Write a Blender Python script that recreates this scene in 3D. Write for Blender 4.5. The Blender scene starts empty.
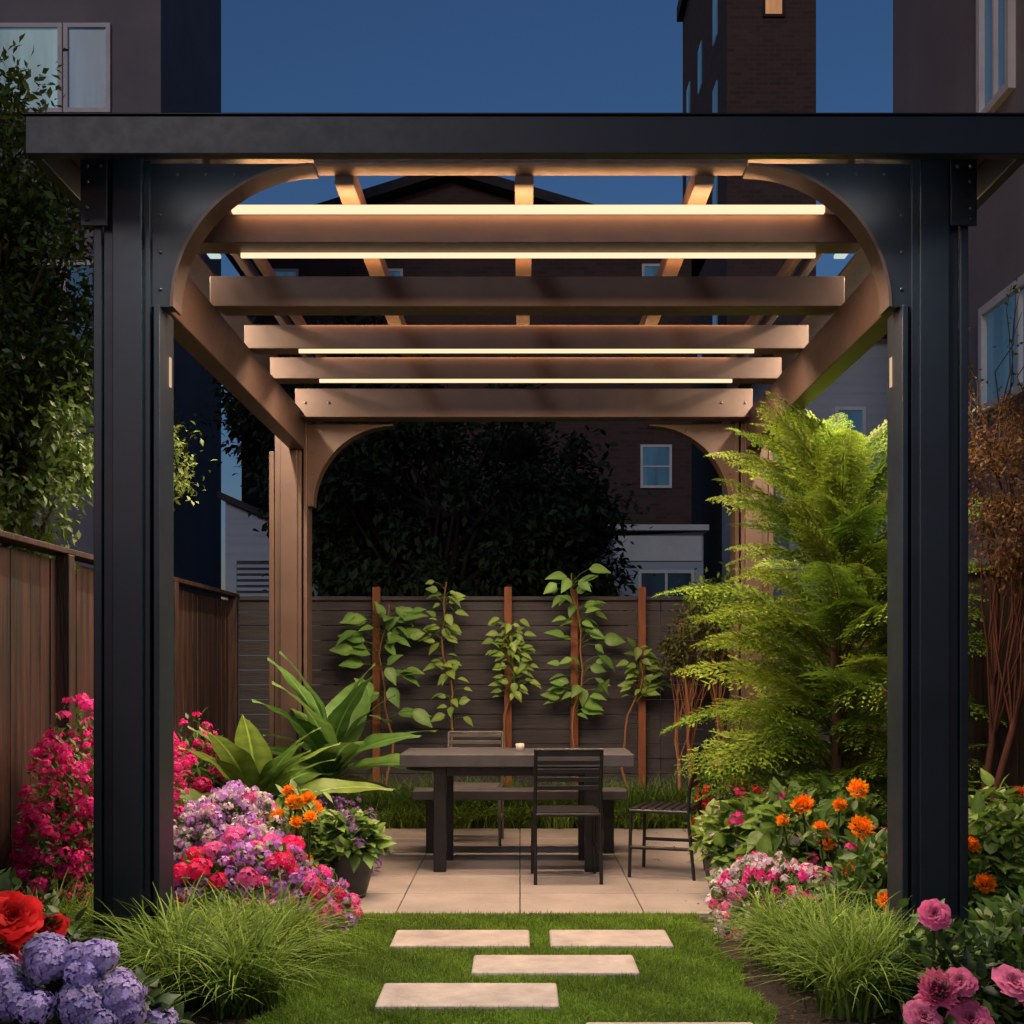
import bpy, bmesh, math, numpy as np
from mathutils import Vector
rng=np.random.default_rng(7)
sc=bpy.context.scene
A=np.array
# ------------------------------------------------------------ materials
def mat(name):
    m=bpy.data.materials.new(name); m.use_nodes=True
    nt=m.node_tree; nt.nodes.clear()
    o=nt.nodes.new('ShaderNodeOutputMaterial')
    return m,nt,o
def N(nt,t,**k):
    n=nt.nodes.new(t)
    for a,b in k.items(): setattr(n,a,b)
    return n
def noise(nt,scale,detail=6,vec=None,rough=.6):
    n=N(nt,'ShaderNodeTexNoise'); n.inputs['Scale'].default_value=scale; n.inputs['Detail'].default_value=detail
    n.inputs['Roughness'].default_value=rough
    if vec: nt.links.new(vec,n.inputs['Vector'])
    return n
def ramp(nt,fac,c1,c2,p1=.3,p2=.7):
    r=N(nt,'ShaderNodeValToRGB'); e=r.color_ramp.elements
    e[0].position=p1;e[1].position=p2;e[0].color=(*c1,1);e[1].color=(*c2,1)
    nt.links.new(fac,r.inputs[0]); return r
def coords(nt,sx=1,sy=1,sz=1):
    t=N(nt,'ShaderNodeTexCoord'); m=N(nt,'ShaderNodeMapping'); m.inputs['Scale'].default_value=(sx,sy,sz)
    nt.links.new(t.outputs['Object'],m.inputs[0]); return m.outputs[0]
def surf(name,c1,c2,scale=6,rough=.6,metal=0,bump=.2,stretch=(1,1,1),bscale=None,rough2=None,bdist=.01,spec=.5,p=(.3,.7)):
    m,nt,o=mat(name); v=coords(nt,*stretch)
    n=noise(nt,scale,8,v); r=ramp(nt,n.outputs[0],c1,c2,*p)
    b=N(nt,'ShaderNodeBsdfPrincipled'); b.inputs['Metallic'].default_value=metal
    b.inputs['Specular IOR Level'].default_value=spec
    nt.links.new(r.outputs[0],b.inputs['Base Color'])
    n2=noise(nt,bscale or scale*5,8,v)
    mr=N(nt,'ShaderNodeMapRange'); mr.inputs['To Min'].default_value=rough; mr.inputs['To Max'].default_value=rough2 or min(1,rough+.2)
    nt.links.new(n2.outputs[0],mr.inputs[0]); nt.links.new(mr.outputs[0],b.inputs['Roughness'])
    bp=N(nt,'ShaderNodeBump'); bp.inputs['Strength'].default_value=bump; bp.inputs['Distance'].default_value=bdist
    nt.links.new(n2.outputs[0],bp.inputs['Height']); nt.links.new(bp.outputs[0],b.inputs['Normal'])
    nt.links.new(b.outputs[0],o.inputs[0]); return m
def leafm(name,rough=.5,trans=.3,spec=.3):
    m,nt,o=mat(name)
    a=N(nt,'ShaderNodeAttribute',attribute_name='Col')
    b=N(nt,'ShaderNodeBsdfPrincipled'); b.inputs['Roughness'].default_value=rough; b.inputs['Specular IOR Level'].default_value=spec
    t=N(nt,'ShaderNodeBsdfTranslucent'); mx=N(nt,'ShaderNodeMixShader'); mx.inputs[0].default_value=trans
    nz=noise(nt,40,3); mr=N(nt,'ShaderNodeMapRange'); mr.inputs['To Min'].default_value=.65; mr.inputs['To Max'].default_value=1.35
    nt.links.new(nz.outputs[0],mr.inputs[0])
    mul=N(nt,'ShaderNodeVectorMath',operation='SCALE'); nt.links.new(a.outputs['Color'],mul.inputs[0]); nt.links.new(mr.outputs[0],mul.inputs['Scale'])
    nt.links.new(mul.outputs[0],b.inputs['Base Color']); nt.links.new(mul.outputs[0],t.inputs['Color'])
    nt.links.new(b.outputs[0],mx.inputs[1]); nt.links.new(t.outputs[0],mx.inputs[2]); nt.links.new(mx.outputs[0],o.inputs[0])
    return m
def emis(name,col,s):
    m,nt,o=mat(name); e=N(nt,'ShaderNodeEmission'); e.inputs[0].default_value=(*col,1); e.inputs[1].default_value=s
    nt.links.new(e.outputs[0],o.inputs[0]); return m
def brickm(name,c1,c2,mortar,scale=1.0):
    m,nt,o=mat(name); t=N(nt,'ShaderNodeTexCoord'); s=N(nt,'ShaderNodeSeparateXYZ'); nt.links.new(t.outputs['Object'],s.inputs[0])
    ad=N(nt,'ShaderNodeMath',operation='ADD'); nt.links.new(s.outputs[0],ad.inputs[0]); nt.links.new(s.outputs[1],ad.inputs[1])
    c=N(nt,'ShaderNodeCombineXYZ'); nt.links.new(ad.outputs[0],c.inputs[0]); nt.links.new(s.outputs[2],c.inputs[1])
    b=N(nt,'ShaderNodeTexBrick'); b.inputs['Scale'].default_value=scale
    b.inputs['Brick Width'].default_value=.24;b.inputs['Row Height'].default_value=.085;b.inputs['Mortar Size'].default_value=.012
    b.inputs['Color1'].default_value=(*c1,1);b.inputs['Color2'].default_value=(*c2,1);b.inputs['Mortar'].default_value=(*mortar,1)
    nt.links.new(c.outputs[0],b.inputs['Vector'])
    p=N(nt,'ShaderNodeBsdfPrincipled'); p.inputs['Roughness'].default_value=.9
    nt.links.new(b.outputs[0],p.inputs['Base Color'])
    bp=N(nt,'ShaderNodeBump'); bp.inputs['Strength'].default_value=.4; bp.invert=True; nt.links.new(b.outputs['Fac'],bp.inputs['Height']); nt.links.new(bp.outputs[0],p.inputs['Normal'])
    nt.links.new(p.outputs[0],o.inputs[0]); return m
def glassm(name,col,em,es,sc_=(3,3,.4)):
    m,nt,o=mat(name); p=N(nt,'ShaderNodeBsdfPrincipled'); p.inputs['Base Color'].default_value=(*col,1); p.inputs['Roughness'].default_value=.12
    p.inputs['Specular IOR Level'].default_value=.12
    n=noise(nt,1.2,3,coords(nt,*sc_)); r=ramp(nt,n.outputs[0],tuple(A(em)*.35),em)
    nt.links.new(r.outputs[0],p.inputs['Emission Color']); p.inputs['Emission Strength'].default_value=es
    nt.links.new(p.outputs[0],o.inputs[0]); return m

M_navy=surf('navy_steel',(.005,.010,.018),(.009,.017,.029),3,.34,0,.05,rough2=.5,spec=.45)
M_bronze=surf('bronze_steel',(.066,.040,.032),(.094,.057,.045),4,.40,.25,.06,rough2=.6)
M_bolt=surf('bolt_steel',(.06,.065,.07),(.1,.1,.1),10,.3,.8,.05)
M_fenceL=surf('red_cedar',(.004,.002,.002),(.050,.018,.014),4,.5,0,1,(4,4,.3),bscale=14,p=(.38,.64),rough2=.7)
M_fenceB=surf('dark_stained_wood',(.014,.013,.018),(.038,.034,.044),5,.55,0,.6,(.5,6,6),bscale=18)
M_post=surf('stake_wood',(.10,.03,.012),(.2,.07,.03),8,.7,0,.3,(4,4,.6))
M_wallL=surf('grey_render',(.14,.145,.17),(.19,.195,.22),1.2,.85,0,.3,bscale=60)
M_wallR=surf('taupe_render',(.15,.145,.17),(.20,.195,.22),1.2,.85,0,.3,bscale=60)
M_white=surf('white_paint',(.5,.52,.55),(.62,.64,.66),3,.6,0,.1)
M_pale=surf('pale_blue_siding',(.30,.37,.45),(.37,.44,.52),2,.8,0,.2,(.3,.3,8))
M_roof=surf('dark_roof',(.02,.02,.024),(.04,.04,.045),6,.8,0,.4,bscale=30)
M_brick=brickm('brown_brick',(.045,.024,.022),(.075,.038,.034),(.05,.045,.045))
M_brick2=brickm('tower_brick',(.055,.032,.028),(.09,.05,.043),(.065,.057,.055),.8)
M_soil=surf('mulch_soil',(.012,.007,.004),(.05,.03,.018),25,.95,0,1,bscale=70,bdist=.03)
M_ground=surf('garden_earth',(.02,.025,.012),(.035,.04,.02),3,.95,0,.6)
M_turf=surf('turf_base',(.04,.08,.01),(.06,.12,.018),20,.95,0,.6)
M_tile=surf('patio_tile',(.20,.175,.17),(.34,.30,.285),1.8,.42,0,.15,bscale=30,rough2=.75)
M_stone=surf('step_stone',(.24,.21,.20),(.41,.36,.335),7,.7,0,.45,bscale=45)
M_table=surf('table_slate',(.050,.048,.056),(.082,.078,.088),6,.35,0,.1,bscale=60)
M_black=surf('black_steel',(.010,.010,.012),(.020,.020,.022),8,.3,.3,.05)
M_blackLit=surf('black_steel_lit',(.07,.065,.065),(.10,.09,.09),8,.35,.2,.05)  # black steel made lighter; light on the back chair put into its colour
M_pot=surf('black_pot',(.012,.012,.014),(.03,.03,.032),8,.4,0,.1)
M_bark=leafm('bark',.85,0,.2)
M_leaf=leafm('leaf',.42,.3,.4)
M_matte=leafm('leaf_matte',.7,.3,.2)
M_petal=leafm('petal',.6,.35,.2)
M_led=emis('led_warm',(1,.66,.41),1.4)
M_led2=emis('led_soft',(1,.66,.40),.7)
M_cool=emis('led_cool',(.75,.92,.85),.75)
M_gTeal=glassm('glass_teal',(.03,.05,.06),(.10,.21,.25),1.0,(2.2,2.2,.3))
M_gBlue=glassm('glass_blue',(.03,.05,.08),(.03,.07,.115),1)
M_gWarm=glassm('glass_warm',(.1,.08,.05),(1,.45,.2),.6)
M_gDark=glassm('glass_dark',(.015,.02,.03),(.01,.02,.035),.5)
# ------------------------------------------------------------ mesh builder
class MB:
    def __init__(s): s.V=[];s.F=[];s.C=[];s.M=[];s.n=0
    def raw(s,V,F,C,m=0):
        V=A(V,float).reshape(-1,3);F=A(F,int).reshape(-1,4);C=np.broadcast_to(A(C,float),(len(V),3))
        s.V.append(V);s.F.append(F+s.n);s.C.append(C);s.M.append(np.full(len(F),m));s.n+=len(V)
    def inst(s,t,R,T,S,col,m=0):
        tv,tf,tc=t;k=len(T)
        S=A(S,float)
        if S.ndim==1:S=S[:,None].repeat(3,1)
        V=np.einsum('kij,knj->kni',R,tv[None]*S[:,None,:])+T[:,None,:]
        C=tc[None]*A(col)[:,None,:]
        F=tf[None]+(np.arange(k)*len(tv))[:,None,None]
        s.raw(V.reshape(-1,3),F.reshape(-1,4),C.reshape(-1,3),m)
    def tpl(s): return np.concatenate(s.V),np.concatenate(s.F),np.concatenate(s.C)
    def build(s,name,mats,smooth=True,parent=None):
        V=np.concatenate(s.V);F=np.concatenate(s.F);C=np.concatenate(s.C);M=np.concatenate(s.M)
        me=bpy.data.meshes.new(name);me.vertices.add(len(V));me.vertices.foreach_set('co',V.ravel())
        me.loops.add(F.size);me.loops.foreach_set('vertex_index',F.ravel().astype(np.int32))
        me.polygons.add(len(F));me.polygons.foreach_set('loop_start',(np.arange(len(F))*4).astype(np.int32))
        me.polygons.foreach_set('material_index',M.astype(np.int32))
        me.polygons.foreach_set('use_smooth',np.full(len(F),smooth))
        me.update(calc_edges=True)
        ca=me.color_attributes.new('Col','FLOAT_COLOR','POINT')
        ca.data.foreach_set('color',np.concatenate([C,np.ones((len(C),1))],1).ravel().astype(np.float32))
        for m in mats: me.materials.append(m)
        o=bpy.data.objects.new(name,me);sc.collection.objects.link(o)
        if parent:o.parent=parent
        return o
def nrm(v): return v/np.maximum(np.linalg.norm(v,axis=-1,keepdims=True),1e-9)
def frames(d,up):
    Y=nrm(d);X=nrm(np.cross(Y,up));Z=np.cross(X,Y);return np.stack([X,Y,Z],-1)
def rdir(n): return nrm(rng.normal(size=(n,3)))
def cmix(c1,c2,n,var=.3):
    t=rng.random(n)[:,None];return (A(c1)*(1-t)+A(c2)*t)*rng.uniform(1-var,1+var,n)[:,None]
def leaf_t(nseg=3,w=.4,fold=.25,droop=.15,power=.8,rib=1.0,wav=0):
    V=[];C=[];F=[]
    for i in range(nseg+1):
        t=i/nseg; ww=w*.5*max(math.sin(math.pi*min(t**power,1)),.04)
        z=-droop*t*t
        wv=wav*math.sin(i*2.1)
        V+=[(-ww,t,z+fold*ww+wv),(0,t,z),(ww,t,z+fold*ww-wv)]
        C+=[(1,1,1),(rib,rib,rib),(1,1,1)]
    for i in range(nseg):
        a=i*3;F+=[(a,a+1,a+4,a+3),(a+1,a+2,a+5,a+4)]
    return A(V,float),A(F),A(C,float)
LEAF=leaf_t(3,.45);LEAFS=leaf_t(2,.5);LEAFN=leaf_t(3,.22);BROAD=leaf_t(6,.62,.25,.3,.7,1.4,.01)
def big_t():
    V=[];C=[];F=[];n=14
    for i in range(n+1):
        t=i/n;ww=.15*max(math.sin(math.pi*min(t**.9,1))**.75,.06);z=-.42*t**2.2
        for j,(u,c) in enumerate(((-1,.85),(-.55,1.05),(-.1,.8),(0,2.3),(.1,.8),(.55,1.05),(1,.85))):
            V.append((u*ww,t-.03*abs(u),z+.32*abs(u)*ww+.014*math.sin(t*19+u*3)*abs(u)));k=c*(1+.12*(-1)**i*(abs(u)>.05));C.append((k,k*.98,k*.9))
    for i in range(n):
        for j in range(6):
            a=i*7+j;F.append((a,a+1,a+8,a+7))
    return A(V,float),A(F),A(C,float)
BIG=big_t()
def tube(mb,pts,rad,col,m=0,ns=6):
    pts=A(pts,float);rad=np.broadcast_to(A(rad,float),(len(pts),))
    d=np.gradient(pts,axis=0);d=nrm(d);ref=A([.3,1,.2]);X=nrm(np.cross(d,ref));Y=np.cross(d,X)
    a=np.arange(ns)*2*math.pi/ns
    V=pts[:,None]+rad[:,None,None]*(np.cos(a)[None,:,None]*X[:,None]+np.sin(a)[None,:,None]*Y[:,None])
    F=[]
    for i in range(len(pts)-1):
        for j in range(ns):
            k=(j+1)%ns;F.append((i*ns+j,i*ns+k,(i+1)*ns+k,(i+1)*ns+j))
    mb.raw(V.reshape(-1,3),F,col,m)
def curve(p0,p1,sag=0,n=6,jit=0):
    t=np.linspace(0,1,n)[:,None];p=A(p0)*(1-t)+A(p1)*t;p[:,2]+=sag*np.sin(t[:,0]*math.pi)
    if jit:p[1:-1]+=rng.normal(0,jit,(n-2,3))
    return p
def blades(mb,base,L,W,lean,col,m=0,nseg=4,az=None,tipdroop=.5):
    k=len(base)
    if az is None:az=rng.random(k)*2*math.pi
    h=np.stack([np.cos(az),np.sin(az),0*az],-1);tw=az+rng.normal(0,.5,k);side=np.stack([-np.sin(tw),np.cos(tw),0*az],-1)
    t=np.linspace(0,1,nseg+1)
    c=base[:,None]+h[:,None]*(L*lean)[:,None,None]*(t**1.8)[None,:,None]
    c[:,:,2]+=L[:,None]*(t[None]-(lean*tipdroop)[:,None]*t[None]**2.5)
    w=(W[:,None]*(1-t[None]**2*.95))[:,:,None]
    V=np.stack([c-side[:,None]*w,c+side[:,None]*w],2)
    F=[]
    for i in range(nseg):a=2*i;F.append((a,a+1,a+3,a+2))
    F=A(F)[None]+(np.arange(k)*(nseg+1)*2)[:,None,None]
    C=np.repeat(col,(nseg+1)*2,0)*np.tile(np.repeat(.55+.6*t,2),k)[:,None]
    mb.raw(V.reshape(-1,3),F.reshape(-1,4),C,m)
def floret_t(np_=5,w=.8,cup=.15,center=(.9,.9,.5)):
    mb=MB();n=np_;a=np.arange(n)*2*math.pi/n
    d=np.stack([np.cos(a),np.sin(a),np.full(n,cup)],-1)
    mb.inst(leaf_t(2,w,.1,.1,.55),frames(d,np.tile([0,0,1.],(n,1))),d*0,np.full(n,1.),np.ones((n,3)))
    r=.07;mb.raw([(-r,-r,.1),(r,-r,.1),(r,r,.1),(-r,r,.1)],[(0,1,2,3)],center);return mb.tpl()
FLO=floret_t();FLO4=floret_t(4,.95,.1,(.5,.5,.6))
def head_t(n,flo,size,low=-.1,R=1.):
    mb=MB();i=np.arange(n)+.5;z=1-(1-low)*i/n;ph=i*2.39996;r=np.sqrt(np.maximum(0,1-z*z))
    d=np.stack([r*np.cos(ph),r*np.sin(ph),z],-1)+rng.normal(0,.08,(n,3));d=nrm(d)
    q=frames(np.cross(d,rdir(n)),d+rng.normal(0,.25,(n,3)))
    mb.inst(flo,q,d*A([1,1,.75])*R*rng.uniform(.75,1.12,n)[:,None],np.full(n,size)*rng.uniform(.8,1.2,n),rng.uniform(.65,1.3,(n,1))*np.ones((1,3)))
    return mb.tpl()
PHLOX=head_t(24,FLO,.40);HYD=head_t(120,FLO4,.25,-.5);SMALL=head_t(8,FLO,.5,.1)
def ruffle_t(n,low=0.,ps=.5,w=.8,k0=.55,k1=.6,fl=0):
    mb=MB();i=np.arange(n)+.5;u=i/n;el=(1-u)*math.pi/2*1.0+low;ph=i*2.39996
    d=np.stack([np.cos(el)*np.cos(ph),np.cos(el)*np.sin(ph),np.sin(el)],-1)
    base=d*A([.45,.45,.25])
    up=np.stack([-np.cos(ph)*np.sin(el),-np.sin(ph)*np.sin(el),np.cos(el)],-1)
    mb.inst(leaf_t(3,w,-.5,-.25,.45,1,.05),frames(d+rng.normal(0,.12+fl,d.shape),up),base,ps*rng.uniform(.8,1.15,n),(k0+k1*u)[:,None]*rng.uniform(.8,1.2,(n,1))*np.ones((1,3)))
    return mb.tpl()
MARI=ruffle_t(80,k0=1.1,k1=-.15,fl=.15,ps=.45)
def rose_t(seed):
    r_=np.random.default_rng(seed);mb=MB();g=6
    for L,(n,r,tilt,sz) in enumerate([(3,.10,.0,.5),(4,.20,.1,.6),(5,.32,.3,.70),(6,.45,.55,.8),(7,.55,.85,.88),(7,.62,1.2,.9)]):
        for i in range(n):
            a0=2*math.pi*(i+.5*(L%2))/n+r_.normal(0,.15);half=math.pi/n*1.45;zj=r_.uniform(.88,1.08);tj=tilt+r_.normal(0,.1)
            V=[];F=[]
            for u in range(g):
                for v in range(g):
                    s=(u/(g-1)-.5)*2;t=v/(g-1);a=a0+s*half*(.5+.5*math.sin(t*2.2))
                    rr=r*(.35+t*.65)+tj*t*t*.45*sz-.04*abs(s)+(.06*t*t*math.sin(4*s+i+L))
                    z=sz*zj*(math.sin(t*1.5))*(1-.45*tilt)-.14*t**3*tilt-.10*abs(s)**2*t+.05*math.sin(6*s+i*2)*t*t
                    V.append((rr*math.cos(a),rr*math.sin(a),z*.9))
            for u in range(g-1):
                for v in range(g-1):
                    k=u*g+v;F.append((k,k+1,k+g+1,k+g))
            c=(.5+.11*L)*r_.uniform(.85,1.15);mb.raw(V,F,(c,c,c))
    return mb.tpl()
ROSES=[rose_t(i) for i in range(4)];PEONY=ruffle_t(95,-.1,.62,.75)
def frond_t(npair=17,nsub=7):
    mb=MB();P=[];D=[];U=[];S=[];K=[]
    zc=lambda t:.18*t-.62*t**2.2
    for i in range(npair):
        t=(i+1)/(npair+.5);l=.34*math.sin(math.pi*(t*.82+.12))**.8*(1.05-t*.3)*rng.uniform(.85,1.12)
        c=A([0,t,zc(t)])
        for sd in(-1,1):
            d=nrm(A([sd*.85,.65,-.05-.5*t+rng.normal(0,.08)]))
            for j in range(nsub):
                s=(j+.5)/nsub;p=c+d*l*s+A([0,0,-.3*s*s*l])
                for s2 in(-1,1):
                    dd=nrm(d*1.1+A([-d[1],d[0],0])*s2*.8)
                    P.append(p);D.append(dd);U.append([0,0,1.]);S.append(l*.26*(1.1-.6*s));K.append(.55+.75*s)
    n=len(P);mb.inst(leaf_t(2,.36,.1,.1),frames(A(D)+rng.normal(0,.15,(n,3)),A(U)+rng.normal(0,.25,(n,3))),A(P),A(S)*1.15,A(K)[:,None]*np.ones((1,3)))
    t=np.linspace(0,1,8);tube(mb,np.stack([0*t,t,zc(t)],-1),.008*(1.2-t),(.7,.5,.4),0,3)
    return mb.tpl()
FROND=frond_t()
# ------------------------------------------------------------ plants
def lumps(d,seed,k=5,amp=.25):
    r=np.random.default_rng(seed);f=np.zeros(len(d))
    for _ in range(k):
        q=nrm(r.normal(size=3));f+=np.exp(-(1-d@q)*7)*r.uniform(-.6,1)
    return 1+amp*f
sd=[0]
def ell(c,r,n,lo=.55,hemi=True):
    sd[0]+=1
    d=rdir(n)
    if hemi:d[:,2]=np.abs(d[:,2])*1.0-.15
    d=nrm(d);rr=rng.uniform(lo,1,n)**.7*lumps(d,sd[0],8,.42)
    return A(c)+d*A(r)*rr[:,None],d
def bush(name,c,r,nl,ls,lc,flowers=(),leaf=LEAF,m=M_leaf,stem=True,flo_lo=.82):
    mb=MB();sd0=sd[0]
    P,d=ell(c,r,nl)
    D=d*.8+rng.normal(0,.6,d.shape)+A([0,0,.15]);U=d*.6+A([0,0,.8])+rng.normal(0,.3,d.shape)
    mb.inst(leaf,frames(D,U),P,ls*rng.uniform(.6,1.25,nl),cmix(*lc,nl),0)
    for (t,n,s,c1,c2) in flowers:
        sd[0]=sd0
        P,d=ell(c,A(r)*1.08,n,flo_lo)
        mb.inst(t,frames(np.cross(d+A([0,-.25,.6]),rdir(n)),d+A([0,-.25,.6])+rng.normal(0,.25,d.shape)),P,s*rng.uniform(.55,1.25,n),cmix(c1,c2,n,.25),1)
    if stem:
        for i in range(9):
            a=rng.random()*6.28;e=A(c)+A([math.cos(a)*r[0]*.6,math.sin(a)*r[1]*.6,r[2]*.5])
            tube(mb,curve((c[0]+.03*math.cos(a),c[1]+.03*math.sin(a),.0),e,.0,5,.01),np.linspace(.008,.004,5),(.05,.06,.02),2,4)
    return mb.build(name,[m,M_petal,M_bark])
def tree(name,base,crown,r,ncl,nper,clr,ls,lc,bark=(.05,.035,.025),tr=.08,leaf=LEAFS,m=M_leaf,hemi=False,ntr=1):
    mb=MB();base=A(base,float);crown=A(crown,float)
    cl,_=ell(crown,r,ncl,.35,hemi)
    for k in range(ntr):
        b=base+A([rng.normal(0,.08),rng.normal(0,.08),0])*(ntr>1);t=crown+rng.normal(0,.15,3)*(ntr>1)
        tp=curve(b,t,0,8,tr*.6);tube(mb,tp,np.linspace(tr,tr*.3,8),bark,1,8)
        for i in range(k,ncl,ntr):
            j=rng.integers(3,8);tube(mb,curve(tp[j],cl[i],.05,6,clr*.12),np.linspace(tr*.32,tr*.06,6),bark,1,4)
    n=ncl*nper;g=rng.normal(0,1,(n,3));P=np.repeat(cl,nper,0)+g*clr*rng.uniform(.3,1,(n,1))*.6
    tone=np.repeat(rng.uniform(.65,1.35,ncl),nper)[:,None]
    D=nrm(P-crown)*.5+rng.normal(0,.6,P.shape)+A([0,0,-.15])
    mb.inst(leaf,frames(D,rng.normal(0,.4,P.shape)+A([0,-.2,.8])),P,ls*rng.uniform(.6,1.3,n),cmix(*lc,n)*tone,0)
    return mb.build(name,[m,M_bark])
def clump(mb,c,n,L,col,spread=.08,lean=(.3,1.2),W=.0045):
    b=np.stack([rng.normal(c[0],spread,n),rng.normal(c[1],spread,n),np.full(n,c[2] if len(c)>2 else 0.)],-1)
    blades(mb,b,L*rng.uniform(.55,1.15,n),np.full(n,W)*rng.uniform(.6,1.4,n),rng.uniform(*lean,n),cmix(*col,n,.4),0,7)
def rosette(name,c,n,L,W,cols,el=(.5,1.4)):
    mb=MB();a=np.arange(n)*2.4+rng.normal(0,.25,n);e=np.linspace(el[1],el[0],n)+rng.normal(0,.12,n)
    d=np.stack([np.cos(a)*np.cos(e),np.sin(a)*np.cos(e),np.sin(e)],-1)
    u=np.stack([-np.cos(a)*np.sin(e),-np.sin(a)*np.sin(e),np.cos(e)],-1)
    S=L*rng.uniform(.7,1.1,n);S=np.stack([S*W*rng.uniform(.85,1.15,n),S,S],-1)
    T=np.tile(A(c,float),(n,1))+d*A([.05,.05,.12])
    mb.inst(BIG,frames(d+rng.normal(0,.08,d.shape),u+rng.normal(0,.25,d.shape)),T,S,cmix(*cols,n,.25),0)
    for i in range(n):tube(mb,[A(c)*A([1,1,0]),T[i],T[i]+d[i]*S[i,1]*.15],[.018,.014,.008],(.06,.12,.03),0,5)
    return mb.build(name,[M_leaf])
# ------------------------------------------------------------ hard surface helpers
def boxes(name,L,m,parent=None,bev=.003,rot=None):
    bm=bmesh.new()
    for b in L:
        x0,x1,y0,y1,z0,z1=b[:6]
        r=bmesh.ops.create_cube(bm,size=1)
        for v in r['verts']:
            v.co=Vector(((x0+x1)/2+v.co.x*(x1-x0),(y0+y1)/2+v.co.y*(y1-y0),(z0+z1)/2+v.co.z*(z1-z0)))
    if bev:bmesh.ops.bevel(bm,geom=bm.edges[:],offset=bev,segments=2,affect='EDGES',profile=.5)
    me=bpy.data.meshes.new(name);bm.to_mesh(me);bm.free();me.materials.append(m)
    o=bpy.data.objects.new(name,me);sc.collection.objects.link(o)
    if parent:o.parent=parent
    return o
def empty(name,loc=(0,0,0),rz=0):
    o=bpy.data.objects.new(name,None);o.location=loc;o.rotation_euler=(0,0,rz);o.empty_display_size=.1;sc.collection.objects.link(o);return o
def prism(name,poly,y0,y1,m,parent=None):
    bm=bmesh.new();vs=[bm.verts.new((x,y0,z)) for x,z in poly];f=bm.faces.new(vs)
    e=bmesh.ops.extrude_face_region(bm,geom=[f])
    for v in [g for g in e['geom'] if isinstance(g,bmesh.types.BMVert)]:v.co.y=y1
    bmesh.ops.recalc_face_normals(bm,faces=bm.faces[:])
    me=bpy.data.meshes.new(name);bm.to_mesh(me);bm.free();me.materials.append(m)
    o=bpy.data.objects.new(name,me);sc.collection.objects.link(o)
    if parent:o.parent=parent
    return o
def bolts(name,pts,parent,axis='y',r=.011):
    bm=bmesh.new()
    for p in pts:
        q=bmesh.ops.create_icosphere(bm,subdivisions=2,radius=r)
        for v in q['verts']:v.co=Vector(p)+Vector((v.co.x,v.co.y*.6,v.co.z))
    me=bpy.data.meshes.new(name);bm.to_mesh(me);bm.free();me.materials.append(M_bolt)
    o=bpy.data.objects.new(name,me);o.parent=parent;sc.collection.objects.link(o)
def area(name,loc,sx,sy,power,col,rot=(0,0,0),parent=None,spread=180):
    l=bpy.data.lights.new(name,'AREA');l.shape='RECTANGLE';l.size=sx;l.size_y=sy;l.energy=power;l.color=col;l.spread=math.radians(spread)
    o=bpy.data.objects.new(name,l);o.location=loc;o.rotation_euler=rot;sc.collection.objects.link(o)
    if parent:o.parent=parent
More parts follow.
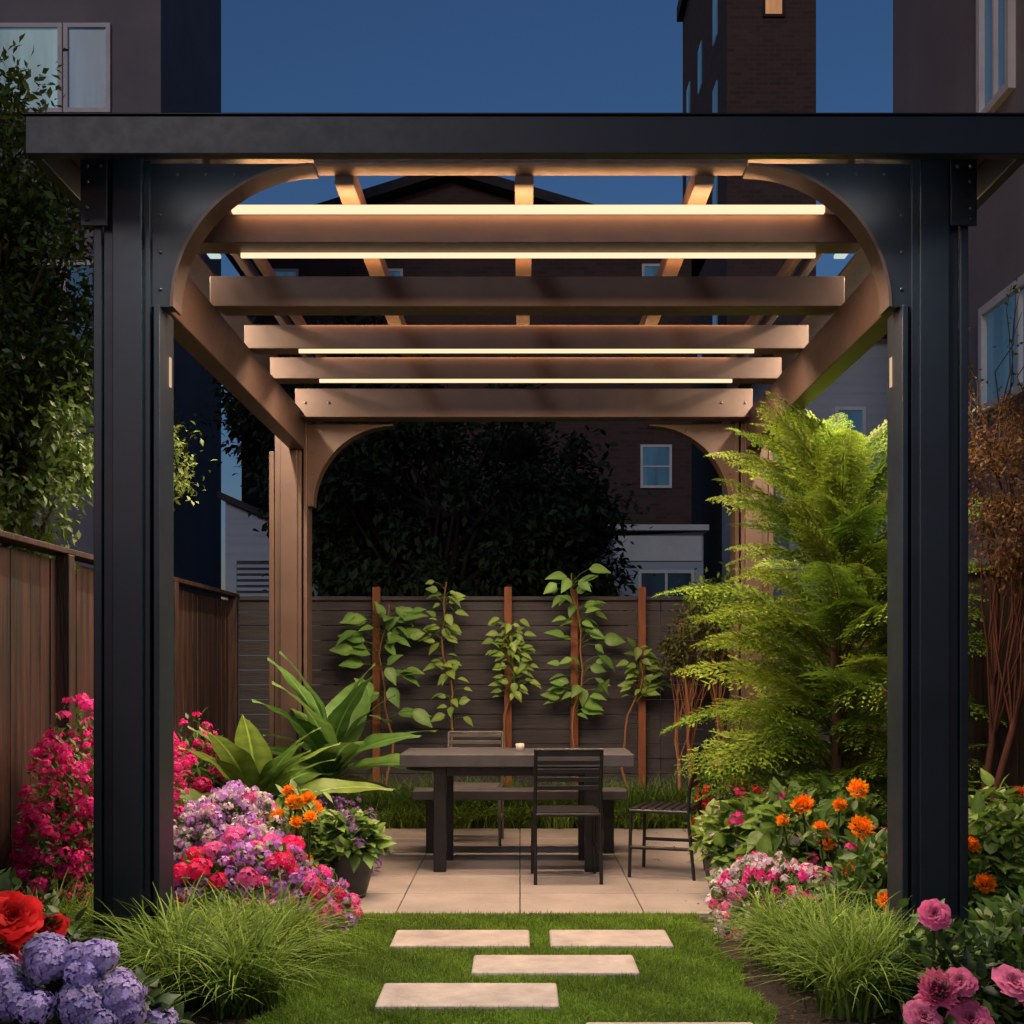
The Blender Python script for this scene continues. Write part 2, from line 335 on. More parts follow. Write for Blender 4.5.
# ------------------------------------------------------------ pergola
pg=empty('pergola')
for s in(-1,1):
    for yb,zt,CX,hi,ho in((5.70,3.735,.05,1.70,2.0),(9.70,3.40,.01,1.67,1.965)):
        X=lambda a,b:sorted((CX+s*a,CX+s*b))
        mm=M_navy if yb<6 else M_bronze
        boxes('post_core',[(*X(hi+.045,ho-.04),yb,yb+.22,0,zt)],mm,pg,.004)
        boxes('post_ribs',[(*X(hi+.075,ho-.09),yb-.03,yb-.001,0,zt-.002),(*X(hi,hi+.028),yb-.012,yb+.225,0,zt-.004 if yb>6 else 3.07),(*X(hi+.028,hi+.044),yb+.06,yb+.16,0,zt-.3),
              (*X(ho-.038,ho),yb-.02,yb+.2,0,zt-.3)],mm,pg,.004)
    CX=.04
    X=lambda a,b:sorted((CX+s*a,CX+s*b))
    boxes('gusset',[(*X(1.92,2.04),5.655,5.668,3.42,3.73)],M_navy,pg,.003)
    bolts('gusset_bolts',[(CX+s*2.01,5.65,z) for z in(3.69,3.62,3.50,3.45)]+[(CX+s*1.95,5.65,3.69)],pg)
    boxes('side_beam',[(*X(1.72,1.84),5.93,9.69,3.12,3.398)],M_bronze,pg,.006)
    boxes('side_eave',[(*X(2.10,2.15),5.362,10.2,3.60,3.76)],M_navy,pg,.004)
    boxes('side_soffit',[(*X(1.86,2.098),5.362,10.2,3.743,3.76)],M_bronze,pg,.002)
    boxes('side_rafter',[(*X(1.50,1.54),5.86,10.0,3.70,3.77),(*X(1.60,1.64),5.93,10.0,3.70,3.77)],M_bronze,pg,.003)
    boxes('side_light',[(*X(1.64,1.70),a,b,3.60,3.62) for a,b in((6.42,6.66),(7.35,7.6),(8.2,8.4),(8.95,9.2))],M_cool,pg,.004)
    for (yb,xc,xo,zc,zt,r,cx0,mm) in((5.72,1.0,1.745,3.07,3.728,.655,.05,M_navy),(9.72,1.0,1.67,2.68,3.325,.635,.01,M_bronze)):
        cx=cx0+s*xc
        pts=[(cx+s*r*math.cos(t),zc+r*math.sin(t)) for t in np.linspace(0,math.pi/2,28)]
        poly=pts+[(cx,zt),(cx0+s*xo,zt),(cx0+s*xo,zc)]
        prism('bracket',poly,yb,yb+.09,mm,pg)
        rim=[(cx+s*(r-.010)*math.cos(t),zc+(r-.010)*math.sin(t)) for t in np.linspace(0,math.pi/2,28)]
        out=[(cx+s*(r+.004)*math.cos(t),zc+(r+.004)*math.sin(t)) for t in np.linspace(math.pi/2,0,28)]
        prism('bracket_rim',rim+out,yb-.010,yb+.14,M_bronze,pg)
        bolts('bracket_bolts',[(cx0+s*(xo-.04),yb-.004,zc+k) for k in(.08,.25,.42)]+[(cx0+s*(xo-k),yb-.004,zt-.05) for k in(.12,.25,.38)],pg,r=.008)
    boxes('post_lamp',[(*sorted((.05+s*1.694,.05+s*1.699)),5.84,5.87,2.73,2.87)],M_led2,pg,.002)
CX=.04
boxes('front_fascia',[(-2.11,2.19,5.30,5.36,3.60,3.762)],M_navy,pg,.004)
boxes('roof_trim',[(-2.12,2.20,5.29,5.40,3.764,3.772),(-2.12,2.20,5.402,5.86,3.770,3.785)],M_navy,pg,.003)
boxes('front_header',[(-.95,1.05,5.72,5.86,3.728,3.766)],M_bronze,pg,.004)
boxes('rafter',[(x-.045,x+.045,5.865,10.0,3.69,3.79) for x in(-.83,.02,.87)],M_bronze,pg,.004)
cb=[(6.00,6.16,3.46,3.60,1.63),(6.85,7.03,3.402,3.57,1.75),(7.75,7.90,3.402,3.55,1.76),(8.55,8.70,3.402,3.55,1.76)]
for a,b,c,d,h in cb: boxes('cross_beam',[(CX-h,CX+h,a,b,c,d)],M_bronze,pg,.005)
boxes('back_beam',[(CX-1.76,CX+1.74,9.5,9.68,3.33,3.55)],M_bronze,pg,.006)
bolts('beam_bolts',[(CX+s*x,9.496,3.44) for s in(-1,1) for x in(1.68,1.5)],pg)
boxes('led_strip',[(CX-1.43,CX+1.43,5.985,6.02,3.603,3.64)],M_led,pg,.004)
for y,z in((6.15,3.436),(7.76,3.376),(8.56,3.376)):
    boxes('led_strip',[(CX-1.42,CX+1.42,y-.012,y+.004,z,z+.024)],M_led,pg,.002)
WARM=(1,.66,.41);W2=(1,.76,.53)
for y,z,p in((6.185,3.455,80),(7.79,3.398,112),(8.59,3.398,112)):
    area('strip_lamp',(CX,y,z),2.8,.03,p,WARM,(0,0,0),pg)
for y,z,p in((6.09,3.61,34),(6.98,3.58,16),(7.83,3.56,18),(8.63,3.56,18)):
    area('strip_uplight',(CX,y,z),2.8,.04,p,(1,.48,.19),(math.pi,0,0),pg)
for y,z,p in((5.975,3.615,6.0),(7.735,3.56,2.2),(8.535,3.56,2.2)):
    area('face_graze',(CX,y,z),2.8,.012,p,(1,.50,.21),(math.radians(25),0,0),pg)
for s in(-1,1):
    area('eave_fill',(CX+s*1.98,8.2,3.735),.05,3.2,150,W2,(0,0,0),pg)  # fill light added under each eave to brighten the beds and trees
    area('post_lamp_light',(CX+s*1.66,5.85,2.80),.03,.14,1.2,WARM,(0,s*math.radians(90),0),pg)
area('front_fill',(CX,5.385,3.635),3.4,.03,185,(1,.87,.74),(math.radians(-42),0,0),pg)  # fill light added out of sight behind the fascia to brighten foreground plants
# ------------------------------------------------------------ ground
def sheet(name,x0,x1,y0,y1,z,m):
    me=bpy.data.meshes.new(name);me.from_pydata([(x0,y0,z),(x1,y0,z),(x1,y1,z),(x0,y1,z)],[],[(0,1,2,3)]);me.materials.append(m)
    o=bpy.data.objects.new(name,me);sc.collection.objects.link(o);return o
sheet('ground',-300,300,-100,500,0,M_ground)
sheet('garden_bed',-2.7,3.1,1.5,11.5,.006,M_soil)
mb=MB();n=9000
P=np.stack([rng.uniform(-2.6,3,n),rng.uniform(4.2,11.4,n),rng.uniform(.012,.03,n)],-1);P=P[(P[:,0]<-1.02)|(P[:,0]>.98)];n=len(P)
mb.inst(leaf_t(2,.5,.4,.1,.5),frames(rdir(n)*A([1,1,.3]),A([0,0,1.])+rng.normal(0,.4,(n,3))),P,rng.uniform(.015,.045,n),cmix((.07,.035,.02),(.17,.10,.06),n),0)
mb.build('mulch',[M_matte])
stones=[(-.645,.05,6.12,6.50),(.15,.76,6.12,6.50),(-.22,.54,5.57,5.93),(-.59,.16,5.02,5.40),(.25,.9,4.44,4.80),(-.5,.1,4.0,4.34)]
sheet('lawn',-1.0,.97,2.5,6.98,.012,M_turf)
for a,b,c,d in stones: boxes('stepping_stone',[(a,b,c,d,.0,.042)],M_stone,None,.012)
mb=MB();n=135000
x=rng.uniform(-1.03,1.0,n);y=rng.uniform(4.3,6.99,n)
x+=.025*np.sin(y*9)+.015*np.sin(y*23);k=np.ones(n,bool)
for a,b,c,d in stones:
    j=.006*np.sin(x*70+y*55);k&=~((x>a-.001+j)&(x<b+.001+j)&(y>c+j)&(y<d+j))
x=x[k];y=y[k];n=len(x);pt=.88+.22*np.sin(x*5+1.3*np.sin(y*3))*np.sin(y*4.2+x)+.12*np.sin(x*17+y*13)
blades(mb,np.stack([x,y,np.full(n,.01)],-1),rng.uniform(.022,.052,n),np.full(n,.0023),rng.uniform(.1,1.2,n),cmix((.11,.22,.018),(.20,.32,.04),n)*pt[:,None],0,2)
mb.build('lawn_grass',[M_matte])
L=[];
for i,x in enumerate(np.arange(-2.1,2.1,.7)):
    for j,y in enumerate(np.arange(6.99,10.7,.62)):
        L.append((x+.003,x+.697,y+.003,y+.617,.0,.03+.001*((i*3+j)%3)))
boxes('patio_paving',L,M_tile,None,.003)
sheet('patio_joint',-2.1,2.1,6.995,10.7,.02,M_soil)
# ------------------------------------------------------------ fences
f=empty('garden_fence')
L=[];y=3.0;i=0
while y<11.4:
    L.append((-2.68-.006*(i%2),-2.655+rng.uniform(-.004,.004),y,y+.132,.03,2.03));y+=.139;i+=1
boxes('boards',L,M_fenceL,f,.004)
boxes('posts',[(-2.655,-2.575,y,y+.09,0,2.06) for y in(4.9,7.1,9.3,11.3)],M_fenceL,f,.005)
boxes('rails',[(-2.71,-2.58,3.0,11.45,2.062,2.095),],M_fenceL,f,.004)
f=empty('garden_fence')
L=[];z=.03;i=0
while z<1.98:
    for k,(a,b) in enumerate(((-2.6,-.62),(-.615,1.3),(1.305,3.0))):
        L.append((a,b,11.5+.004*((i+k)%2),11.53,z,z+.132))
    z+=.137;i+=1
boxes('boards',L,M_fenceB,f,.003)
boxes('cap',[(-2.6,3.0,11.47,11.56,2.04,2.075)],M_fenceB,f,.004)
f=empty('garden_fence')
L=[];y=3.0;i=0
while y<11.4:
    L.append((2.98,3.005+.006*(i%2),y,y+.135,.03,2.03));y+=.139;i+=1
boxes('boards',L,M_fenceL,f,.003)
boxes('rails',[(2.95,3.03,3.0,11.45,2.035,2.07)],M_fenceL,f,.004)
# ------------------------------------------------------------ table, bench, chairs
t=empty('dining_table')
boxes('top',[(-.81,.77,8.36,9.06,.745,.83)],M_table,t,.006)
boxes('legs',[(-.585,-.50,8.40,8.48,.03,.744),(.44,.54,8.40,8.48,.03,.744),(-.56,-.48,8.92,9.0,.03,.744),(.42,.50,8.92,9.0,.03,.744)],M_black,t,.005)
boxes('apron',[(-.50,.44,8.42,8.45,.68,.743),(-.48,.42,8.95,8.98,.68,.743)],M_black,t,.003)
b=empty('garden_bench')
boxes('seat',[(-.80,.80,9.22,9.36,.43,.50),(-.80,.80,9.375,9.5,.43,.50)],M_table,b,.006)
boxes('legs',[(-.70,-.62,9.25,9.47,.03,.429),(.62,.70,9.25,9.47,.03,.429)],M_black,b,.004)
def tubeobj(name,paths,r,m,parent):
    mb=MB()
    for p in paths:tube(mb,p,r,(1,1,1),0,8)
    return mb.build(name,[m],True,parent)
def chair(loc,rz,w=.42,m=None):
    m=m or M_black
    c=empty('garden_chair',loc,rz);h=w/2
    tubeobj('legs',[[(x*h,.20,0),(x*h*.98,.19,.44)] for x in(-1,1)]+[[(x*h,-.23,0),(x*h,-.19,.42),(x*h,-.20,.6),(x*h,-.27,.86)] for x in(-1,1)],.012,m,c)
    tubeobj('frame',[[(-h,.2,.44),(h,.2,.44)],[(-h,-.19,.44),(h,-.19,.44)],[(-h,-.19,.44),(-h,.2,.44)],[(h,-.19,.44),(h,.2,.44)],[(-h,-.27,.86),(h,-.27,.86)],[(-h,-.2,.2),(-h,.19,.2)],[(h,-.2,.2),(h,.19,.2)]],.012,m,c)
    boxes('seat_slats',[(-h+.01,h-.01,y,y+.045,.445,.46) for y in np.arange(-.19,.17,.056)],m,c,.003)
    L=[(-h+.01,h-.01,-.205-.075*(z-.6)/.26-.006,-.205-.075*(z-.6)/.26+.008,z,z+.03) for z in(.60,.655,.71,.765,.82)]
    boxes('back_slats',L,m,c,.003)
    return c
chair((.30,8.15,.03),math.radians(2))
chair((-.37,9.85,.03),math.radians(178),.44,M_blackLit)
chair((.98,8.35,.03),math.radians(72),.44)
cup=MB();tube(cup,[(0,8.66,.831),(0,8.66,.845),(0,8.66,.885),(0,8.66,.886),(0,8.66,.85)],[.02,.028,.03,.027,.02],(.7,.65,.6),0,16)
cup.build('tea_cup',[M_petal])
# ------------------------------------------------------------ pots
def pot(name,c,r,h):
    mb=MB();z=np.array([.005,.02,.5,.93,.935,1.0,1.0,.93,.9])*h+.03;rr=np.array([.62,.72,.97,1.0,1.06,1.06,.93,.9,.0])*r
    tube(mb,[(c[0],c[1],q) for q in z],rr,(1,1,1),0,28);mb.build(name,[M_pot])
pot('flower_pot',(-1.05,7.5),.165,.31)
pot('flower_pot',(1.27,7.5),.16,.32)
# ------------------------------------------------------------ planting: left bed
G1=((.05,.11,.02),(.10,.18,.035));GD=((.02,.045,.014),(.045,.085,.025));GV=((.10,.19,.04),(.18,.28,.06))
MAG=((.60,.012,.16),(.80,.04,.32));PINK=((.75,.06,.28),(.80,.16,.45));LIL=((.38,.16,.52),(.52,.28,.68));WHT=((.55,.44,.56),(.66,.58,.60));ORG=((.85,.20,.006),(.92,.38,.014));RED=((.55,.008,.01),(.75,.02,.02));CRIM=((.7,.012,.08),(.85,.03,.20))
bush('bougainvillea_bush',(-2.36,6.55,.30),(.28,.35,.60),2000,.055,G1,[(PHLOX,130,.040,*MAG),(SMALL,230,.028,*MAG)],flo_lo=.6)
bush('bougainvillea_bush',(-2.34,7.5,.5),(.26,.45,.62),1600,.055,G1,[(PHLOX,130,.042,*MAG),(SMALL,180,.028,(.7,.03,.2),(.6,.06,.3))],flo_lo=.6)
bush('bougainvillea_bush',(-2.2,8.5,.35),(.27,.4,.62),1100,.055,G1,[(PHLOX,80,.045,*MAG),(SMALL,80,.028,*MAG)],flo_lo=.6)
bush('phlox_bush',(-1.68,7.1,.25),(.36,.33,.50),2000,.05,G1,[(SMALL,360,.030,*LIL),(SMALL,420,.028,*WHT),(PHLOX,26,.042,*PINK)],flo_lo=.7)
bush('phlox_bush',(-1.42,6.5,.10),(.44,.33,.42),1900,.055,G1,[(PHLOX,60,.048,*PINK),(SMALL,280,.030,(.42,.14,.55),(.55,.28,.7)),(PHLOX,42,.050,*CRIM)],flo_lo=.72)
bush('phlox_bush',(-1.14,6.65,.05),(.24,.22,.28),900,.05,G1,[(PHLOX,22,.045,*PINK),(SMALL,110,.032,*LIL),(PHLOX,14,.050,*CRIM)],flo_lo=.72)
bush('marigold_plant',(-1.30,7.35,.25),(.18,.16,.34),450,.08,GV,[(MARI,12,.055,*ORG)])
bush('potted_foliage',(-1.05,7.5,.33),(.21,.2,.19),420,.10,GV,[(SMALL,25,.030,*LIL)],leaf=BROAD,stem=False)
bush('heather_bush',(-1.25,8.35,.1),(.26,.25,.44),1100,.05,((.07,.07,.065),(.12,.09,.12)),[(SMALL,130,.020,(.25,.1,.4),(.35,.2,.5))],leaf=LEAFN)
rosette('broadleaf_plant',(-1.76,8.3,.38),26,.78,1.0,((.08,.17,.035),(.16,.25,.05)),(.3,1.45))
rosette('broadleaf_plant',(-1.40,9.15,.55),22,.88,1.15,((.06,.16,.035),(.11,.22,.05)),(.3,1.5))
rosette('broadleaf_plant',(-2.1,9.4,.1),12,.7,1.1,((.04,.10,.02),(.07,.15,.03)),(.35,1.5))
GR=((.09,.18,.02),(.22,.31,.055));mb=MB()
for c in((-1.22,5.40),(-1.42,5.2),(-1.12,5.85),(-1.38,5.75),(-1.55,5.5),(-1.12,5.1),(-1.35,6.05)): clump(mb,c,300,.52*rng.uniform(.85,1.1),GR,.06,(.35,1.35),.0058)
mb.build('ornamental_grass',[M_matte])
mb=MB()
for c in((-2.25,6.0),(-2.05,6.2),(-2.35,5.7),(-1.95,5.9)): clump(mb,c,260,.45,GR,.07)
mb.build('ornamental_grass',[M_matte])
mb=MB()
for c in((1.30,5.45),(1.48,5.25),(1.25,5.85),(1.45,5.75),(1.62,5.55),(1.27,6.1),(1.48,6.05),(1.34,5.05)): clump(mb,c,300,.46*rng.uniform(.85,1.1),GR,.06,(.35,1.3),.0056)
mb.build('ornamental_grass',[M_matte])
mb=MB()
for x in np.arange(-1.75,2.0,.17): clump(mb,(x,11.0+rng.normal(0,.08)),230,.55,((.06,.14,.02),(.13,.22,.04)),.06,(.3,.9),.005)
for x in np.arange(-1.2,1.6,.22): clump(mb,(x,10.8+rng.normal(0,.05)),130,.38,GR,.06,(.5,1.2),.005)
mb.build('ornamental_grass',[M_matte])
bush('rose_bush',(-2.02,5.0,.12),(.34,.25,.36),500,.08,GD,[])
def blooms(name,pts,ts,cols,base,mleaf=G1,stemfrom=None):
    mb=MB()
    for i,(x,y,z,s) in enumerate(pts):
        d=nrm(A([[(x-base[0])*.6+rng.normal(0,.2),-.7+rng.normal(0,.2),.7]]))
        mb.inst(ts[i%len(ts)],frames(np.cross(d,rdir(1)),d),A([[x,y,z]]),A([s]),cmix(*cols,1,.12),1)
        tube(mb,curve((base[0]+(x-base[0])*.6,base[1] if stemfrom is None else y+.15,.0),(x,y+.01,z-s*.2),.02,6),.006,(.04,.08,.02),2,5)
        n=16;P=A([x,y+.04,z-s*.6])+rng.normal(0,s*.8,(n,3))*A([1,.5,.8]);D=rdir(n)+A([0,-.3,.2])
        mb.inst(LEAF,frames(D,np.tile([0,-.3,1.],(n,1))),P,rng.uniform(.06,.1,n),cmix(*mleaf,n),0)
    return mb.build(name,[M_leaf,M_petal,M_bark])
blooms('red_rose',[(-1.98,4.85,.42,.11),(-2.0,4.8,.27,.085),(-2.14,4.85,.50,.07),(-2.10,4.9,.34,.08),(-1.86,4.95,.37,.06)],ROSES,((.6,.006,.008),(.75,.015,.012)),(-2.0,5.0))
bush('hydrangea_bush',(-1.72,4.66,.0),(.44,.26,.28),420,.11,GD,[],leaf=BROAD)
mb=MB()
for i in range(26):
    a=rng.uniform(-math.pi,.1);u=rng.uniform(.15,1);x=-1.69+.40*u*math.cos(a)*1.05;y=4.58+.22*u*math.sin(a);z=.35-.31*u*u+rng.uniform(-.03,.03)
    s=rng.uniform(.05,.085);d=nrm(A([[(x+1.7)*1.2,-.45,.8]]));mb.inst(HYD,frames(np.cross(d,rdir(1)),d+rng.normal(0,.1,(1,3))),A([[x,y,z+.02]]),A([s]),cmix((.34,.30,.64),(.52,.42,.74),1,.22),0)
    tube(mb,curve((-1.7,4.66,0),(x,y,z),.03,5),.006,(.04,.08,.02),1,5)
mb.build('hydrangea_blooms',[M_petal,M_bark])
bush('shrub',(-2.5,5.6,.0),(.25,.5,.55),900,.07,GD)
# ------------------------------------------------------------ right bed
bush('leafy_shrub',(1.72,7.3,.12),(.52,.38,.50),700,.15,GV,[(SMALL,40,.045,*MAG),(SMALL,26,.04,*WHT)],leaf=BROAD)
bush('leafy_shrub',(1.27,7.5,.33),(.20,.18,.24),200,.12,((.12,.20,.04),(.2,.28,.06)),[(SMALL,16,.030,*WHT)],leaf=BROAD,stem=False)
bush('phlox_bush',(1.36,6.6,.06),(.34,.30,.34),1300,.05,G1,[(SMALL,230,.030,*WHT),(SMALL,80,.03,*MAG),(PHLOX,20,.042,*PINK)],flo_lo=.7)
bush('marigold_plant',(1.85,6.4,.1),(.34,.3,.40),900,.08,G1,[(SMALL,20,.04,*MAG)])
bush('marigold_plant',(2.2,6.1,.1),(.24,.22,.60),800,.08,G1,[])
blooms('marigold_blooms',[(1.56,6.85,.65,.08),(1.85,6.75,.54,.088),(1.89,6.95,.73,.075),(1.68,6.8,.45,.06),(1.92,6.4,.44,.08),(1.78,6.0,.28,.075),(2.19,5.85,.39,.065),(2.16,5.95,.56,.055),(1.46,6.9,.56,.05),(1.75,6.8,.66,.05),(1.70,6.4,.36,.06),(2.05,6.3,.50,.06),(1.99,6.0,.22,.05),(1.62,6.7,.55,.05)],[MARI],ORG,(1.8,6.9),G1,1)
blooms('marigold_blooms',[(-1.29,7.1,.64,.065),(-1.37,7.05,.57,.06),(-1.21,7.1,.66,.06),(-1.26,7.0,.54,.05),(-1.33,7.15,.70,.05),(-1.18,7.0,.57,.05)],[MARI],ORG,(-1.3,7.2),GV,1)
bush('leafy_shrub',(2.45,6.1,.1),(.42,.4,.80),1300,.10,GV,[(MARI,6,.05,(.8,.05,.02),(.8,.1,.02))],leaf=BROAD)
bush('leafy_shrub',(2.15,5.3,.0),(.33,.3,.42),900,.09,G1,[])
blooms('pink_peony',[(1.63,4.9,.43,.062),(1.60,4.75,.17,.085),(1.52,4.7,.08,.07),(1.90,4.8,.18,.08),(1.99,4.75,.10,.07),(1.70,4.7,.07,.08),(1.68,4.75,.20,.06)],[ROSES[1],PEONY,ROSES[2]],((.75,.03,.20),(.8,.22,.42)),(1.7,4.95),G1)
bush('peony_bush',(1.75,5.0,.0),(.3,.2,.36),500,.09,GD,[])
bush('red_azalea',(1.62,9.5,.2),(.28,.26,.52),900,.06,GD,[(PHLOX,34,.042,*RED),(PHLOX,14,.04,*MAG)],flo_lo=.6)
bush('shrub',(2.3,8.9,.1),(.6,.6,.9),1800,.07,G1)
bush('shrub',(-2.3,10.2,.0),(.35,.8,.5),1200,.07,GD)
bush('shrub',(1.9,10.6,.0),(.5,.5,.9),1600,.06,G1)
# feathery tree fern-like evergreen: long arching fronds in loose tiers
mb=MB();bx,by=2.02,7.9
tube(mb,curve((bx,by,0),(bx-.02,by,2.7),0,9,.015),np.linspace(.05,.008,9),(.06,.035,.02),1,8)
n=190;h=rng.uniform(.45,2.75,n);az=rng.random(n)*6.28
rad=np.interp(h,[.35,1.0,1.8,2.4,2.75],[.62,.82,.80,.68,.52])*rng.uniform(.7,1.15,n)
inn=rng.uniform(0,.35,n);e=np.interp(h,[.3,2.75],[.40,1.05])+rng.normal(0,.25,n)
d=np.stack([np.cos(az)*np.cos(e),np.sin(az)*np.cos(e),np.sin(e)],-1)
T=np.stack([bx+np.cos(az)*rad*inn,by+np.sin(az)*rad*inn,h-.05+rad*inn*.35],-1)
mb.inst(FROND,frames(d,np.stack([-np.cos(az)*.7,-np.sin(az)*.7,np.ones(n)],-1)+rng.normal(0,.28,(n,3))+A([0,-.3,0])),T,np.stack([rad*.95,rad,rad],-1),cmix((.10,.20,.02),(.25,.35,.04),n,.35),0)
for i in range(0,n,2):tube(mb,curve((bx,by,max(h[i]-.2,0)),T[i],0,4),[.01,.008,.006,.004],(.06,.04,.02),1,4)
mb.build('feathery_fern_tree',[M_matte,M_bark])
tree('rust_leaf_tree',(2.72,7.3,0),(2.88,7.2,2.45),(.34,.4,.62),46,170,.16,.032,((.08,.04,.015),(.16,.085,.035)),(.12,.045,.03),.028,LEAFS,M_matte,False,2)
mb=MB()
for i in range(12):
    a=rng.random()*6.28;e=A([2.78+.3*math.cos(a),7.3+.25*math.sin(a),3.1+rng.random()*.6]);c_=curve((2.8,7.3,2.5),e,.05,7,.03);tube(mb,c_,np.linspace(.006,.0015,7),(.12,.06,.04),1,4)
    n=9;P=c_[rng.integers(3,7,n)]+rng.normal(0,.03,(n,3));mb.inst(LEAFS,frames(rdir(n),rdir(n)),P,np.full(n,.035),cmix((.08,.12,.02),(.15,.14,.03),n),0)
mb.build('bare_shrub',[M_leaf,M_bark])
tree('lemon_tree',(-3.3,7.6,0),(-3.34,7.4,3.45),(1.0,.8,1.75),200,200,.25,.062,((.045,.10,.018),(.10,.155,.03)),(.06,.04,.03),.1)
tree('lemon_tree',(-2.9,9.4,0),(-2.75,9.2,3.05),(.45,.6,.42),26,110,.18,.055,((.08,.13,.025),(.14,.18,.04)),(.06,.04,.03),.05)
def stake(x,zt):boxes('wooden_stake',[(x-.035,x+.035,11.40,11.46,0,zt)],M_post,None,.004)
for x in(-1.32,-.11,1.12):stake(x,2.16)
stake(.50,2.14)
def climber(name,x,z0,z1,spread,n,ls,cols,leaf=BROAD,wig=.05,tr=.012):
    mb=MB();k=14;z=np.linspace(0,z1,k);ph=rng.random()*6
    px=x+wig*np.sin(z*4+ph)+.02*np.sin(z*11);p=np.stack([px,np.full(k,11.33),z],-1);tube(mb,p,np.linspace(tr*1.3,tr*.5,k),(.22,.10,.05),1,6)
    zz=rng.uniform(z0,z1,n);cx=np.interp(zz,z,px);a=rng.uniform(-math.pi*1.02,.02,n)
    r=spread*rng.uniform(.15,1,n);P=np.stack([cx+np.cos(a)*r,11.32+np.sin(a)*r*.55,zz+rng.normal(0,.03,n)],-1)
    for i in range(n):tube(mb,curve((cx[i],11.33,zz[i]-.06),P[i],.02,3),.0035,(.08,.14,.03),1,3)
    D=np.stack([np.cos(a)*1.1,np.full(n,-.25),rng.normal(-.05,.35,n)],-1)
    mb.inst(leaf,frames(D,np.tile([0,-.75,.75],(n,1))+rng.normal(0,.3,(n,3))),P,ls*rng.uniform(.6,1.2,n),cmix(*cols,n,.25),0)
    return mb.build(name,[M_leaf,M_bark])
CL=((.10,.23,.05),(.17,.30,.07))
climber('climbing_philodendron',-1.22,.95,2.0,.32,48,.20,CL)
climber('climbing_vine',-.66,.95,2.2,.12,56,.12,((.13,.24,.05),(.22,.32,.07)))
climber('climbing_vine',-.11,1.15,1.85,.17,90,.10,((.13,.24,.05),(.22,.32,.07)))
climber('climbing_philodendron',.52,1.0,2.28,.23,54,.17,CL)
climber('climbing_vine',1.02,1.15,1.6,.16,46,.11,GV,wig=.09)
tree('crape_myrtle',(1.5,11.0,0),(1.55,11.0,1.62),(.36,.25,.36),36,80,.11,.045,((.09,.12,.03),(.16,.15,.05)),(.2,.09,.05),.022,LEAFS,M_matte,False,4)
tree('crape_myrtle',(1.9,11.1,0),(1.85,11.1,1.9),(.3,.25,.42),34,80,.12,.055,GV,(.2,.09,.05),.022,LEAFS,M_matte,False,3)
# ------------------------------------------------------------ background trees
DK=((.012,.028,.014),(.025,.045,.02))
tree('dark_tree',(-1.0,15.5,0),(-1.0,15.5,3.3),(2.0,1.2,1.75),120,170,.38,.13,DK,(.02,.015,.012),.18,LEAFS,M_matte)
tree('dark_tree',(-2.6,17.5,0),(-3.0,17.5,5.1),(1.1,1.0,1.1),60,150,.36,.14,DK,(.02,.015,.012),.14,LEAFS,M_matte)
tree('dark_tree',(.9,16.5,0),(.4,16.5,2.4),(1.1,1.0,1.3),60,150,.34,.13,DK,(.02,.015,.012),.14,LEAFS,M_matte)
# ------------------------------------------------------------ buildings
def window(parent,x0,x1,z0,z1,y,g,fr=.06,mull=0,m=M_white,d=.05):
    boxes('window_frame',[(x0-fr,x0,y-d,y+.02,z0-fr,z1+fr),(x1,x1+fr,y-d,y+.02,z0-fr,z1+fr),(x0,x1,y-d,y+.02,z0-fr,z0),(x0,x1,y-d,y+.02,z1,z1+fr)]
      +([((x0+x1)/2-.02,(x0+x1)/2+.02,y-d+.01,y+.01,z0,z1)] if mull else []),m,parent,0)
    boxes('window_glass',[(x0,x1,y-.012,y+.005,z0,z1)],g,parent,0)
def windowX(parent,y0,y1,z0,z1,x,g,fr=.07):
    boxes('window_frame',[(x-.06,x+.02,y0-fr,y0,z0-fr,z1+fr),(x-.06,x+.02,y1,y1+fr,z0-fr,z1+fr),(x-.06,x+.02,y0,y1,z0-fr,z0),(x-.06,x+.02,y0,y1,z1,z1+fr),(x-.05,x+.01,(y0+y1)/2-.02,(y0+y1)/2+.02,z0,z1)],M_white,parent,0)
    boxes('window_glass',[(x-.012,x+.005,y0,y1,z0,z1)],g,parent,0)
b=empty('apartment_building')
boxes('walls',[(-14,-5.0,17.3,20.8,0,15)],M_wallL,b,0)
boxes('parapet',[(-14.1,-4.9,17.2,20.9,15.002,15.3)],M_roof,b,0)
for zf in(9.2,5.9):
    window(b,-7.9,-6.42,zf,zf+1.12,17.3,M_gTeal if zf>9 else M_gDark,.06,0)
    window(b,-6.28,-5.75,zf,zf+1.12,17.3,M_gBlue,.06,0)
    window(b,-11,-9.5,zf,zf+1.12,17.3,M_gDark,.06,1)
b=empty('apartment_building')
boxes('walls',[(3.9,12,2.0,13.0,0,14)],M_wallR,b,0)
boxes('parapet',[(3.8,12.1,1.9,13.1,14.002,14.3)],M_roof,b,0)
windowX(b,9.85,10.40,6.05,7.6,3.9,M_gBlue);windowX(b,8.9,10.35,3.6,4.35,3.9,M_gBlue)
windowX(b,5.5,7.0,6.05,7.6,3.9,M_gDark);windowX(b,5.5,7.0,3.2,4.45,3.9,M_gDark)
b=empty('brick_house')
prism('walls',[(-5.6,0),(-5.6,9.9),(-1.4,11.2),(3.45,9.8),(3.45,0)],25,32,M_brick,b)
prism('roof',[(-6.0,9.85),(-1.4,11.28),(3.8,9.78),(3.8,9.98),(-1.4,11.48),(-6.0,10.05)],24.7,32.3,M_roof,b)
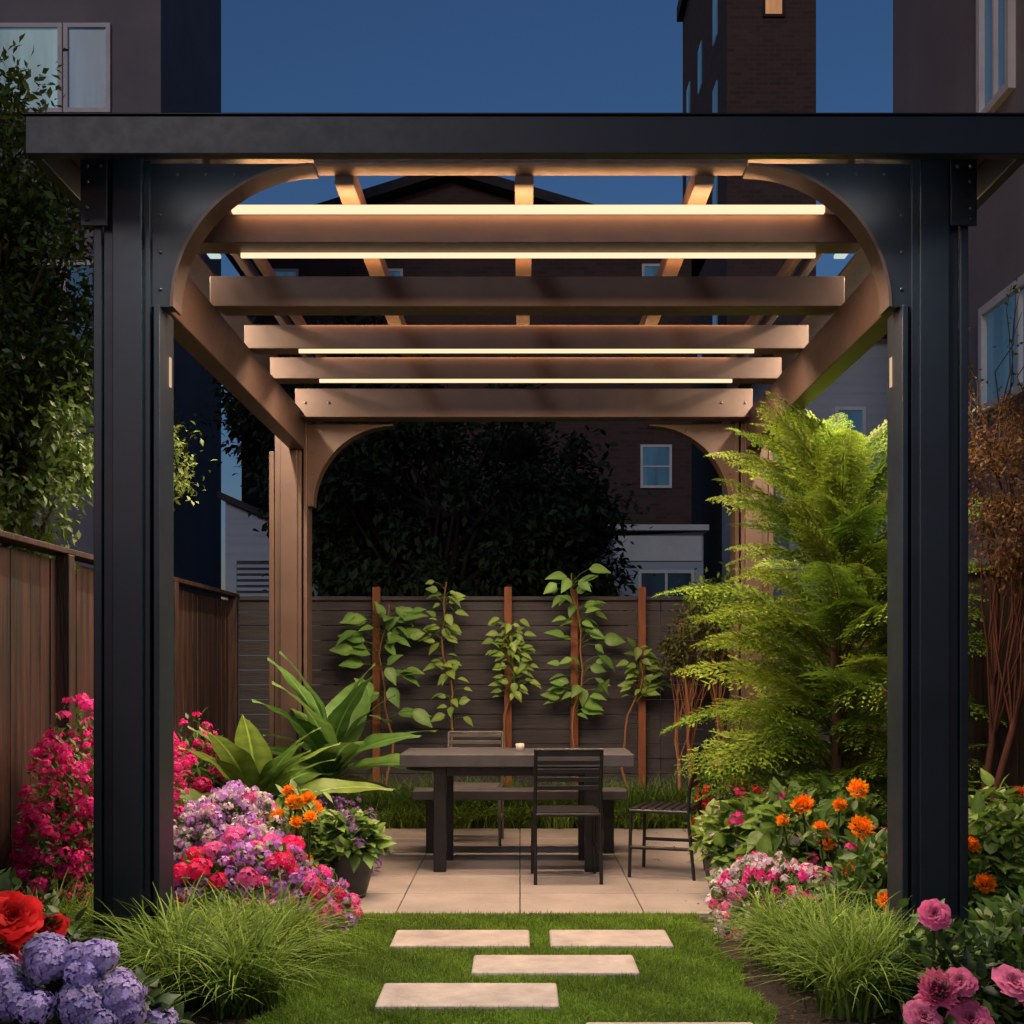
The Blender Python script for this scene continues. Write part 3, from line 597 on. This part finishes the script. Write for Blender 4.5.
for x,z,w,h in((2.47,5.1,.53,.77),(2.5,8.8,.45,.7),(-2.9,8.7,.5,.7),(-5.0,8.7,.5,.7),(-5.0,5.1,.5,.7)):
    window(b,x,x+w,z,z+h,25,M_gBlue,.05,0);boxes('window_bar',[(x,x+w,24.96,24.99,z+h/2-.015,z+h/2+.015)],M_white,b,0)
b=empty('brick_tower')
boxes('walls',[(4.66,6.67,28,35.6,0,20)],M_brick2,b,0)
boxes('cap',[(4.5,6.8,27.9,35.7,20.002,20.4)],M_roof,b,0)
window(b,5.52,5.9,16.15,16.9,28,M_gWarm,.06,0,M_roof)
window(b,5.52,5.9,12.5,13.2,28,M_gDark,.06,0,M_roof)
for yy in(29.3,31.8,34):
    for z in(9,12,14.2,16.4):boxes('side_window',[(4.63,4.68,yy,yy+.6,z,z+1.1)],M_gBlue,b,0)
b=empty('white_house')
prism('walls',[(1.5,0),(1.5,3.55),(2.95,3.62),(2.95,0)],20,24,M_pale,b)
boxes('eave',[(1.4,3.02,19.85,24.1,3.63,3.72)],M_white,b,0)
boxes('fascia_band',[(1.53,2.92,19.97,20.0,3.15,3.55)],M_white,b,0)
window(b,1.95,2.75,2.3,2.95,20,M_gDark,.05,1)
b=empty('garden_shed')
prism('walls',[(-3.84,0),(-3.84,3.58),(-2.6,3.05),(-2.6,0)],16.2,18.0,M_pale,b)
prism('roof',[(-3.92,3.63),(-2.5,3.02),(-2.5,3.10),(-3.92,3.72)],16.1,18.1,M_roof,b)
boxes('vent',[(-3.67,-3.1,16.12,16.18,1.9+i*.075,1.94+i*.075) for i in range(12)],M_pale,b,0);boxes('vent_back',[(-3.69,-3.08,16.185,16.197,1.86,2.82)],M_gDark,b,0)
b=empty('siding_house')
boxes('walls',[(3.9,7.5,18,24,0,6.2)],M_pale,b,0)
prism('roof',[(3.7,6.2),(5.7,7.4),(7.7,6.2)],17.8,24.2,M_roof,b)
window(b,4.6,4.95,4.70,5.15,18,M_gBlue,.05,0)
window(b,4.5,5.0,2.9,3.5,18,M_gDark,.05,0)
# ------------------------------------------------------------ sky / sun / camera
w=bpy.data.worlds.new('World');sc.world=w;w.use_nodes=True;nt=w.node_tree;nt.nodes.clear()
o=nt.nodes.new('ShaderNodeOutputWorld');bg=nt.nodes.new('ShaderNodeBackground');sk=nt.nodes.new('ShaderNodeTexSky')
sk.sky_type='NISHITA';sk.sun_disc=False;sk.sun_elevation=math.radians(2);sk.sun_rotation=math.radians(200);sk.ozone_density=4;sk.dust_density=.3
hs=nt.nodes.new('ShaderNodeMixRGB');hs.blend_type='MULTIPLY';hs.inputs[0].default_value=1;hs.inputs[2].default_value=(1.25,.90,.90,1)
nt.links.new(sk.outputs[0],hs.inputs[1]);nt.links.new(hs.outputs[0],bg.inputs[0]);bg.inputs[1].default_value=.185
nt.links.new(bg.outputs[0],o.inputs[0])
l=bpy.data.lights.new('sun','SUN');l.energy=.42;l.angle=math.radians(12);l.color=(1,.93,.92)
so=bpy.data.objects.new('sun',l);so.rotation_euler=Vector((.25,.8,-.42)).to_track_quat('-Z','Y').to_euler();sc.collection.objects.link(so)
cd=bpy.data.cameras.new('camera');co=bpy.data.objects.new('camera',cd);sc.collection.objects.link(co)
co.location=(0,0,1.4);co.rotation_euler=(math.radians(90),0,0);cd.sensor_width=36;cd.lens=43.7;cd.shift_y=.154;cd.shift_x=-.0078;cd.clip_end=1500
sc.camera=co
sc.view_settings.view_transform='Standard';sc.view_settings.look='None';sc.view_settings.exposure=0
